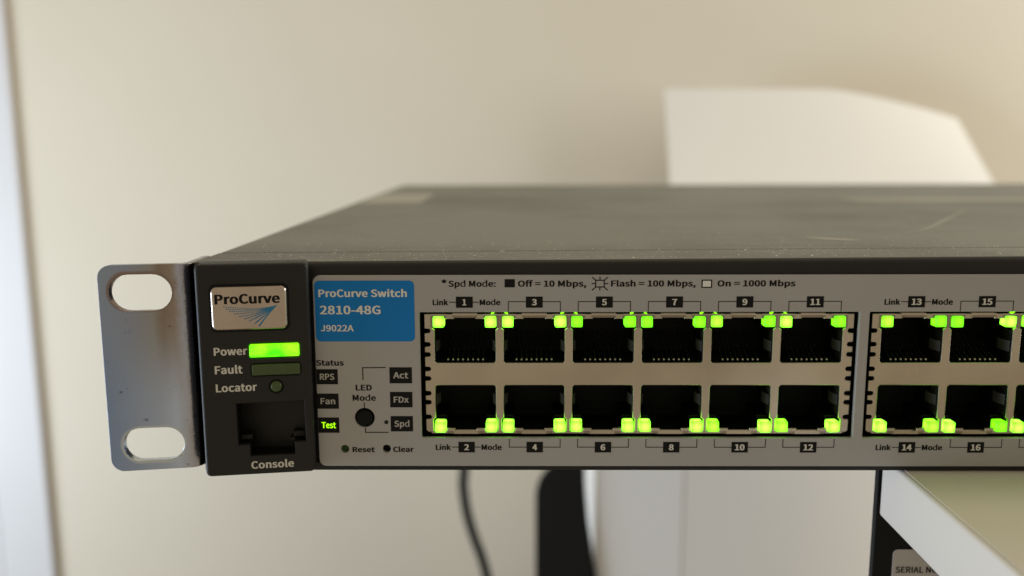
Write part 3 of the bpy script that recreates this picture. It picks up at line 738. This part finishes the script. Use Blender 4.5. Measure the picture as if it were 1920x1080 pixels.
for k in ('led_bright', 'led_mid', 'led_dim'):
    me = mesh_from('port_light', led_shape[0], led_shape[1], [M[k], M['socket']], smooth=50)
    for p in me.polygons:
        if p.center.y > -0.2 * S and (abs(p.normal.y) < 0.5 and p.center.y > 0.1 * S or p.normal.y > 0.3): p.material_index = 1
    LED_ME[k] = me
glint_me = to_mesh('led_glint', bevelled([(-0.55, -0.5, -0.3), (-0.15, -0.5, -0.3), (-0.15, 0.5, -0.3), (-0.55, 0.5, -0.3),
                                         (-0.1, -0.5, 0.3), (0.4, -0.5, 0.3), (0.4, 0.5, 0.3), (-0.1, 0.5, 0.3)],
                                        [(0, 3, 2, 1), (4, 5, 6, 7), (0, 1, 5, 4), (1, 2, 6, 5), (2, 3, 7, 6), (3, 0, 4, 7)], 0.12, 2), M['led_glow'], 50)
b_, m_, d_ = 'led_bright', 'led_mid', 'led_dim'
UP = [[(b_, b_), (b_, b_), (d_, d_), (d_, d_), (m_, d_), (b_, d_)], [(m_, d_), (d_, b_), (m_, d_), (b_, m_), (d_, m_), (m_, b_)]]
DN = [[(b_, b_), (b_, b_), (b_, b_), (b_, b_), (m_, b_), (m_, b_)], [(b_, m_), (b_, d_), (b_, b_), (m_, b_), (b_, m_), (b_, b_)]]
GLINTS = {(0, 0): (0, 1), (0, 1): (1, 1), (0, 2): (1, 1), (0, 3): (1, 1), (0, 4): (1, 1), (0, 5): (1, 0), (1, 1): (0, 1), (1, 3): (1, 1)}

tabs = [e for e in extra if len(e[0]) == 6]
sv, sf = join((shield_v, shield_f), *[e for e in extra if len(e[0]) != 6])
n_metal = len(sf)
sv, sf = join((sv, sf), *tabs)
for g, gx in enumerate(GROUPX):
    if shield_me is None:
        shield_me = mesh_from('port_shield', [(p[0], p[1], p[2] + BZ) for p in sv], sf, [M['shield'], M['spring']], [0] * n_metal + [1] * (len(sf) - n_metal), smooth=38)
    sh = link('port_shield', shield_me, sw, (gx, 0, 0))
    for i in range(6):
        cx = i * PITCHX
        for upper in (True, False):
            link('port_housing', tub_me[upper], sh, (cx, 0, BZ))
            for k in range(8):
                link('contact', con_me[upper], sh, (cx - 3.57 + 1.02 * k, 0, BZ))
            kinds = (UP if upper else DN)[g][i]
            for sd, kd in zip((-1, 1), kinds):
                jx, jz = random.uniform(-0.07, 0.07), random.uniform(-0.06, 0.06)
                o = link('port_light', LED_ME[kd], sh, (cx + sd * 5.27 + jx, 1.45 + random.uniform(-0.15, 0.1), (-12.08 if upper else -34.0) + jz + BZ))
                o.rotation_euler = (random.uniform(-0.05, 0.05), random.uniform(-0.03, 0.03), random.uniform(-0.06, 0.06))
            if upper and (g, i) in GLINTS:
                for sd, on in zip((-1, 1), GLINTS[(g, i)]):
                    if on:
                        o = link('led_glint', glint_me, sh, (cx + sd * 5.75, 0.95, -10.25 + BZ))  # added sliver, drawn as the LED's reflection in the cutout edge
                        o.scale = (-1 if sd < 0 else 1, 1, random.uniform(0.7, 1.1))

# ---- grey printed front panel
def cutout(gx):
    return rr(gx - 9.05, -36.2, gx + 5 * PITCHX + 9.0, -10.0, 0.25, 3)
holes = [cutout(gx) for gx in GROUPX] + [circle(-20.65, -31.9, 2.02), circle(-24.9, -38.6, 0.85, 20), circle(-16.3, -38.55, 0.85, 20)]
pv = plate(rr(-30.3, -42.25, XR - 8, -2.5, 1.5), holes, 0.0, 1.1, 0.16, 2)
panel = sput('face_panel', pv, M['panel'], 35)
YP = -0.035
def pr(name, parts):
    return put2(name, [(([(p[0], p[1], p[2] + BZ) for p in v], f), m) for (v, f), m in parts], panel)
blue = flat(([p for p in rr(-30.0 + 0.05, -15.95, -10.0, -3.55, 1.0, 5)], [tuple(range(24))]), YP)
lab = sub('blue_label', blue, M['blue'], panel)
YT = YP - 0.035
pr('printed_name', [(text('ProCurve Switch', -29.15, -11.45, -6.85, 1.5, YT, 0.34), M['ink_white'])])
pr('printed_model_number', [(text('2810-48G', -29.0, -16.8, -10.35, 1.72, YT, 0.30), M['ink_white'])])
pr('printed_part_number', [(text('J9022A', -28.95, -22.3, -13.85, 1.28, YT, 0.26), M['ink_white'])])
pr('printed_status_heading', [(text('Status', -30.2, -24.55, -20.95, 1.15, YP, 0.42), M['ink_black'])])
for s, x0, x1, z0, z1, lit in (('RPS', -30.2, -25.85, -24.85, -21.7, 0), ('Fan', -30.25, -25.85, -30.0, -26.8, 0), ('Test', -30.2, -25.9, -35.1, -31.85, 1),
                               ('Act', -15.35, -10.8, -24.65, -21.3, 0), ('FDx', -15.35, -10.8, -29.7, -26.45, 0), ('Spd', -15.35, -10.8, -34.8, -31.55, 0)):
    w = x1 - x0; zc = (z0 + z1) / 2
    pr('status_window', [(rect(x0, z0, x1, z1, YP), M['ink_black']),
                         (text(s, x0 + w * 0.16, x1 - w * 0.16, zc - 0.62, 1.28, YT, 0.30), M['led_text'] if lit else M['ink_grey'])])
pr('printed_led_mode', [(text('LED', -22.3, -19.0, -26.15, 1.2, YP, 0.38), M['ink_black']), (text('Mode', -23.0, -18.25, -28.3, 1.22, YP, 0.38), M['ink_black'])])
pr('printed_lead_line', [(flat(strip_path([(-20.75, -23.85), (-20.75, -21.4), (-16.2, -21.35)], 0.19), YP), M['ink_black'])])
pr('printed_lead_line', [(flat(strip_path([(-20.65, -28.75), (-20.65, -29.75)], 0.19), YP), M['ink_black'])])
pr('printed_lead_line', [(flat(strip_path([(-20.55, -34.1), (-20.55, -35.0), (-15.95, -35.0)], 0.19), YP), M['ink_black'])])
pr('printed_asterisk', [(text('*', -16.75, -15.75, -34.3, 1.75, YP, 0.45), M['ink_black'])])
pr('printed_reset', [(text('Reset', -23.35, -18.75, -39.25, 1.12, YP, 0.40), M['ink_black'])])
pr('printed_clear', [(text('Clear', -15.0, -10.75, -39.2, 1.12, YP, 0.40), M['ink_black'])])
# button and pin holes
bt = []
V, F = [], []
prof_b = [(0.0, -0.55), (1.35, -0.55), (1.62, -0.35), (1.68, 0.0), (1.68, 2.5)]
n = 32
for r_, y_ in prof_b[1:]:
    V += [(-20.65 + r_ * math.cos(2 * math.pi * k / n), y_ + 0.35, -31.95 + r_ * math.sin(2 * math.pi * k / n)) for k in range(n)]
for j in range(len(prof_b) - 2):
    for k in range(n): F.append((j * n + k, (j + 1) * n + k, (j + 1) * n + (k + 1) % n, j * n + (k + 1) % n))
F.append(tuple(range(n)))
sub('mode_button', (V, F), M['button'], panel, 40)
def disc(cx, cz, r, y, n=20):
    return [(cx + r * math.cos(2 * math.pi * k / n), y, cz + r * math.sin(2 * math.pi * k / n)) for k in range(n)], [tuple(range(n))]
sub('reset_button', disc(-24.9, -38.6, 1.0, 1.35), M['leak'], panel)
sub('clear_button', disc(-16.3, -38.55, 1.0, 1.35), M['button'], panel)

# legend line
LZ, LC = -4.82, 1.22
pr('printed_speed_legend', [(text('*', -4.55, -3.45, LZ - 0.15, 1.5, YP, 0.45), M['ink_black']),
                            (text('Spd Mode:', -3.15, 6.3, LZ, LC, YP, 0.36), M['ink_black'])])
pr('printed_off_square', [(rect(8.05, -4.95, 10.1, -3.3, YP), M['ink_black'])])
pr('printed_off_legend', [(text('Off = 10 Mbps,', 10.7, 24.3, LZ, LC, YP, 0.36), M['ink_black'])])
fl = [flat(strip_path([(26.15, -3.55), (27.85, -3.55), (27.85, -4.9), (26.15, -4.9), (26.15, -3.55)], 0.22), YP)]
for a, b in (((26.0, -3.4), (25.5, -2.98)), ((28.0, -3.4), (28.5, -2.98)), ((26.0, -5.05), (25.5, -5.5)), ((28.0, -5.05), (28.5, -5.5)),
             ((27.0, -3.35), (27.0, -2.95)), ((27.0, -5.1), (27.0, -5.5)), ((25.9, -4.22), (25.45, -4.22)), ((28.1, -4.22), (28.55, -4.22))):
    fl.append(flat(strip_path([a, b], 0.2), YP - 0.01))
pr('printed_flash_symbol', [(q, M['ink_black']) for q in fl])
pr('printed_flash_legend', [(text('Flash = 100 Mbps,', 29.2, 46.0, LZ, LC, YP, 0.36), M['ink_black'])])
pr('printed_on_square', [(rect(47.15, -5.1, 49.25, -3.45, YP), M['ink_black']), (rect(47.4, -4.87, 49.0, -3.68, YT), M['ink_white'])])
pr('printed_on_legend', [(text('On = 1000 Mbps', 50.3, 65.75, LZ, LC, YP, 0.36), M['ink_black'])])
# port numbers with their brackets
for g, gx in enumerate(GROUPX):
    for i in range(6):
        cx = gx + i * PITCHX
        for upper in (True, False):
            num = g * 12 + i * 2 + (1 if upper else 2)
            zc = -7.95 if upper else -38.15
            lx = cx if upper else cx + 0.12
            s = str(num); w = 0.62 if len(s) == 1 else 1.25
            hw, hh = 1.68, 1.13
            pr('port_number_plate', [(rect(lx - hw, zc - hh, lx + hw, zc + hh, YP), M['ink_black']),
                                     (text(s, lx - w * (0.62 if s == '1' else 0.8), lx + w * (0.62 if s == '1' else 0.8), zc - 0.63, 1.26, YT, 0.5), M['ink_pale'])])
            if i == 0:
                pr('printed_link_mode', [(text('Link', lx - 6.35, lx - 3.25, zc - 0.6, 1.12, YP, 0.50), M['ink_black']),
                                         (flat(strip_path([(lx - 2.95, zc), (lx - 1.75, zc)], 0.16), YP), M['ink_black']),
                                         (flat(strip_path([(lx + 1.75, zc), (lx + 2.8, zc)], 0.16), YP), M['ink_black']),
                                         (text('Mode', lx + 3.05, lx + 7.2, zc - 0.6, 1.12, YP, 0.50), M['ink_black'])])
            else:
                ze = -9.85 if upper else -36.4
                zl = zc + (0.1 if upper else -0.0)
                pr('printed_bracket', [(flat(strip_path([(lx - 5.2, ze), (lx - 5.2, zl), (lx - 1.75, zl)], 0.15), YP), M['ink_black']),
                                       (flat(strip_path([(lx + 1.75, zl), (lx + 5.2, zl), (lx + 5.2, ze)], 0.15), YP), M['ink_black'])])

# ---- proud black block at the left end, turned a little outwards
ANG = math.atan2(3.4, 21.6); BW = 21.75
con = [(6.8, -27.75), (6.8, -36.1), (9.07, -36.1), (9.07, -38.55), (17.7, -38.55), (17.7, -35.95), (19.95, -35.95), (19.85, -27.65)]
bo = rr(0.2, -42.55, BW, 0.45, 1.1, 5)
bm_v, bm_f = plate(bo, [list(reversed(con)), rr(9.9, -18.3, 19.4, -15.7, 0.3, 3), rr(10.2, -21.95, 19.4, -19.75, 0.35, 3), circle(14.7, -24.36, 1.16)], 0.0, 5.5, 0.7, 4)
# the rear of the block follows the bezel face
ca, sa = math.cos(ANG), math.sin(ANG)
bme = mesh_from('bezel_block', [(p[0], p[1], p[2] + BZ) for p in bm_v], bm_f, [M['bezel'], M['socket']], smooth=40)
for p in bme.polygons:                      # recess shade: opening walls painted in the darker socket black
    x, y, z = (c / S for c in p.center)
    if 6.0 < x < 20.4 and -39.2 < z - BZ < -27.0 and abs(p.normal.y) < 0.5 and y > 0.75: p.material_index = 1
block = link('bezel_block', bme, sw, (-52.0, -5.8, 0), ANG)
def bput(name, vf, m, smooth=None):
    v, f = vf
    return link(name, mesh_from(name, [(p[0], p[1], p[2] + BZ) for p in v], f, [m], smooth=smooth), block)
jx0, jx1, jz0, jz1 = 6.4, 20.2, -39.2, -27.3
bput('console_socket', join(box(jx0, jx1, 12.0, 12.4, jz0, jz1), box(jx0, jx0 + 0.3, 5.55, 12, jz0, jz1), box(jx1 - 0.3, jx1, 5.55, 12, jz0, jz1),
                            box(jx0, jx1, 5.55, 12, jz0, jz0 + 0.3), box(jx0, jx1, 5.55, 12, jz1 - 0.3, jz1),
                            box(jx0 + 0.4, 9.6, 5.7, 11.8, jz0 + 0.4, -36.4), box(17.2, jx1 - 0.4, 5.7, 11.8, jz0 + 0.4, -36.2),
                            box(16.6, 19.0, 6.2, 9, -35.6, -35.1), box(17.8, 19.7, 5.8, 9, -35.0, -33.6)), M['socket'])
for k in range(8):
    v, f = tube([(9.7 + 1.02 * k, 7.0, -29.0), (9.7 + 1.02 * k, 10.0, -30.2), (9.7 + 1.02 * k, 11.9, -31.5)], 0.2, 6)
    bput('contact', (v, f), M['contact'], 60)
for lx0, lx1, lz0, lz1 in ((17.4, 19.7, -35.75, -34.6), (16.7, 18.6, -36.6, -35.95), (7.0, 9.2, -35.9, -34.9)):
    bput('latch_ledge', bevelled(*box(lx0, lx1, 2.6, 5.2, lz0, lz1), 0.12, 2), M['bezel'], 40)
# lamps of the block
pb = bevelled(*box(9.85, 19.45, -0.22, 3.0, -18.25, -15.75), 0.3, 3)
bput('power_light', pb, M['led_power'], 50)
fb = bevelled(*box(10.1, 19.5, -0.1, 3.0, -22.0, -19.7), 0.3, 3)
bput('fault_light', fb, M['off_lens'], 50)
V, F = [], []
for r_, y_ in ((0.5, -0.32), (0.95, -0.15), (1.15, 0.1), (1.15, 2.0)):
    V += [(14.7 + r_ * math.cos(2 * math.pi * k / 24), y_, -24.36 + r_ * math.sin(2 * math.pi * k / 24)) for k in range(24)]
for j in range(3):
    for k in range(24): F.append((j * 24 + k, (j + 1) * 24 + k, (j + 1) * 24 + (k + 1) % 24, j * 24 + (k + 1) % 24))
F.append(tuple(range(24)))
bput('locator_light', (V, F), M['off_lens'], 60)
bput('printed_power', text('Power', 3.1, 9.5, -17.62, 1.58, -0.05, 0.36), M['ink_pale'])
bput('printed_fault', text('Fault', 3.1, 8.4, -21.35, 1.62, -0.05, 0.36), M['ink_pale'])
bput('printed_locator', text('Locator', 3.1, 11.0, -25.02, 1.6, -0.05, 0.36), M['ink_pale'])
bput('printed_console', text('Console', 9.1, 17.5, -41.2, 1.55, -0.05, 0.36), M['ink_pale'])
# badge
V, F = [], []
rings = [(0.0, 0.05, 1.15), (0.0, -0.3, 1.15), (0.10, -0.55, 1.15), (0.28, -0.77, 1.15), (0.5, -0.9, 1.1), (0.75, -0.97, 1.05), (1.05, -1.0, 1.0)]
outl = None
for ins, y_, rad in rings:
    pts = rr(3.1 + ins, -12.6 + ins, 17.6 - ins, -3.85 - ins, max(rad - ins * 0.5, 0.3), 6)
    V += [(p[0], y_, p[1]) for p in pts]
n = len(pts)
for j in range(len(rings) - 1):
    for k in range(n): F.append((j * n + k, j * n + (k + 1) % n, (j + 1) * n + (k + 1) % n, (j + 1) * n + k))
F.append(tuple((len(rings) - 1) * n + k for k in range(n)))
bput('badge', (V, F), M['badge'], 50)
rim = plate(rr(2.75, -12.95, 17.95, -3.5, 1.2), [list(reversed(rr(3.12, -12.58, 17.58, -3.87, 0.9)))], -0.12, 0.3, 0.05)
bput('badge_rim', rim, M['socket'])
bput('badge_lettering', text('ProCurve', 3.95, 16.3, -7.25, 1.92, -1.04, 0.55), M['ink_black'])
# fan emblem: rows of dashes that run together at the upper right
starts = [(5.5, -7.73), (5.9, -8.2), (6.65, -8.69), (7.55, -9.23), (8.45, -9.8), (9.35, -10.26), (10.3, -10.7), (11.3, -11.26), (12.1, -11.8)]
tip = (15.65, -7.72)
EV, EF = [], []
for k, a in enumerate(starts):
    t_ = k / (len(starts) - 1)
    mid = (12.4 + 1.3 * t_, -8.72 - 1.05 * t_ * (1 - 0.2 * t_))
    w0 = 0.17 + 0.14 * t_
    N = 30
    for q in range(N):
        u0, u1 = q / N, (q + (0.62 if q < N * (0.72 - 0.75 * t_) else 1.0)) / N
        def bez(u): return ((1 - u) ** 2 * a[0] + 2 * u * (1 - u) * mid[0] + u * u * tip[0], (1 - u) ** 2 * a[1] + 2 * u * (1 - u) * mid[1] + u * u * tip[1])
        p0, p1 = bez(u0), bez(u1)
        d = Vector((p1[0] - p0[0], p1[1] - p0[1])).normalized(); nn = Vector((-d.y, d.x))
        wa = w0 * (1 - 0.55 * u0); wb = w0 * (1 - 0.55 * u1)
        i0 = len(EV)
        yy = -1.035 - 0.002 * k
        EV += [(p0[0] + nn.x * wa / 2, yy, p0[1] + nn.y * wa / 2), (p0[0] - nn.x * wa / 2, yy, p0[1] - nn.y * wa / 2),
               (p1[0] - nn.x * wb / 2, yy, p1[1] - nn.y * wb / 2), (p1[0] + nn.x * wb / 2, yy, p1[1] + nn.y * wb / 2)]
        EF.append((i0, i0 + 1, i0 + 2, i0 + 3))
bput('badge_emblem', (EV, EF), M['ink_blue'])

# ---- rack ear: slotted steel angle screwed to the left side
ear_out = rr(-72.7, -43.0, -40.0, -0.25, 2.6, 8)
ear_out = [p for p in ear_out if p[0] < -60] 
ear_out = [(-44.0, -42.6)] + [(-44.0, -0.1)] + [p for p in rr(-72.7, -43.0, -50.0, -0.25, 2.6, 8) if p[0] < -61]
def slot(cx, cz, hw, hh, n=12):
    pts = []
    for k in range(n + 1):
        t = math.radians(-90 + 180 * k / n); pts.append((cx + hw - hh + hh * math.cos(t), cz + hh * math.sin(t)))
    for k in range(n + 1):
        t = math.radians(90 + 180 * k / n); pts.append((cx - hw + hh + hh * math.cos(t), cz + hh * math.sin(t)))
    return pts
ev, ef = plate(ear_out, [slot(-64.7, -5.9, 6.0, 3.7), slot(-64.1, -37.4, 6.0, 3.45)], 0.0, 1.7, 0.18, 2)
bm = bmesh.new()
bv = [bm.verts.new(p) for p in ev]
for q in ef:
    try: bm.faces.new([bv[i] for i in q])
    except ValueError: pass
S0, RB = -57.6, 2.9
for k in range(0, 13):
    bmesh.ops.bisect_plane(bm, geom=list(bm.verts) + list(bm.edges) + list(bm.faces), plane_co=(S0 + k * RB * math.pi / 2 / 12, 0, 0), plane_no=(1, 0, 0), dist=1e-5)
for p in bm.verts:
    x, y, z = p.co
    if x > S0:
        d = x - S0; L = RB * math.pi / 2
        a = min(d / RB, math.pi / 2)
        rad = RB - y
        x2 = S0 + rad * math.sin(a); y2 = RB - rad * math.cos(a)
        if d > L: y2 += d - L
        x, y = x2, y2
    y += 0.4 - 1.9 * (S0 - min(x, S0)) / 15.0
    p.co = (x, y, z)
bm.verts.index_update()
ev = [tuple(p.co) for p in bm.verts]; ef = [tuple(p.index for p in q.verts) for q in bm.faces]
bm.free()
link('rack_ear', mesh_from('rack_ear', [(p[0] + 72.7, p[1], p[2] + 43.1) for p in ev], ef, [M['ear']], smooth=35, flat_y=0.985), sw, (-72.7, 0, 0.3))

# ---- marks on the lid
def lid_z(x, y): return -0.1 + rise(x, y)
def lid_ribbon(pts, w0, name, m):
    V, F = [], []
    P = spline([(a, b, 0) for a, b in pts], 8)
    for i, p in enumerate(P):
        d = (P[min(i + 1, len(P) - 1)] - P[max(i - 1, 0)]).normalized(); nn = Vector((-d.y, d.x, 0))
        w = w0 * math.sin(math.pi * (0.06 + 0.88 * i / (len(P) - 1)))
        for s in (1, -1):
            q = p + nn * w / 2 * s
            V.append((q.x, q.y, lid_z(q.x, q.y) + 0.05))
    for i in range(len(P) - 1): F.append((2 * i, 2 * i + 1, 2 * i + 3, 2 * i + 2))
    sub(name, (V, F), m, top_cover)
lid_ribbon([(109, 51), (119.3, 62), (140.3, 94.7), (165, 133)], 1.1, 'scratch', M['scuff'])
lid_ribbon([(80, 41), (83.5, 38), (88, 35.2), (91, 34)], 1.3, 'scratch', M['scuff_bright'])
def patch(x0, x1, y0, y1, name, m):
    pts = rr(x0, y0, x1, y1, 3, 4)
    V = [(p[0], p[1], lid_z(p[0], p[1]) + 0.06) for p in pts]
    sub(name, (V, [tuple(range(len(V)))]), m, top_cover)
patch(-52.0, -28.5, 176, 238, 'pale_patch', M['lid_patch'])  # paler rounded patch towards the rear left of the lid
patch(142, 300, 170, 198, 'pale_streak', M['lid_streak'])  # slightly paler band across the right part of the lid
# dust specks along the front of the lid
V, F = [], []
for k in range(560):
    x = random.uniform(-50, 118)
    y = abs(random.gauss(0, 1)) * 26 + 2.2 if random.random() < 0.6 else random.uniform(2, 20)
    if y > 120 or abs(y - SEAM) < 0.7: continue
    z = (lid_z(x, y) if y > SEAM else rise(x, y)) + 0.02
    r = random.uniform(0.05, 0.19) * (1.0 if random.random() < 0.93 else 1.8)
    a = random.uniform(0, 6.28); i0 = len(V)
    V += [(x + r * math.cos(a + j * 1.5708) * random.uniform(0.5, 1.2), y + r * math.sin(a + j * 1.5708) * random.uniform(0.5, 1.2), z) for j in range(4)] + [(x, y, z + r * 0.7)]
    F += [(i0 + j, i0 + (j + 1) % 4, i0 + 4) for j in range(4)]
o = sub('dust_specks', (V, F), M['dust'], top_cover); o['kind'] = 'stuff'
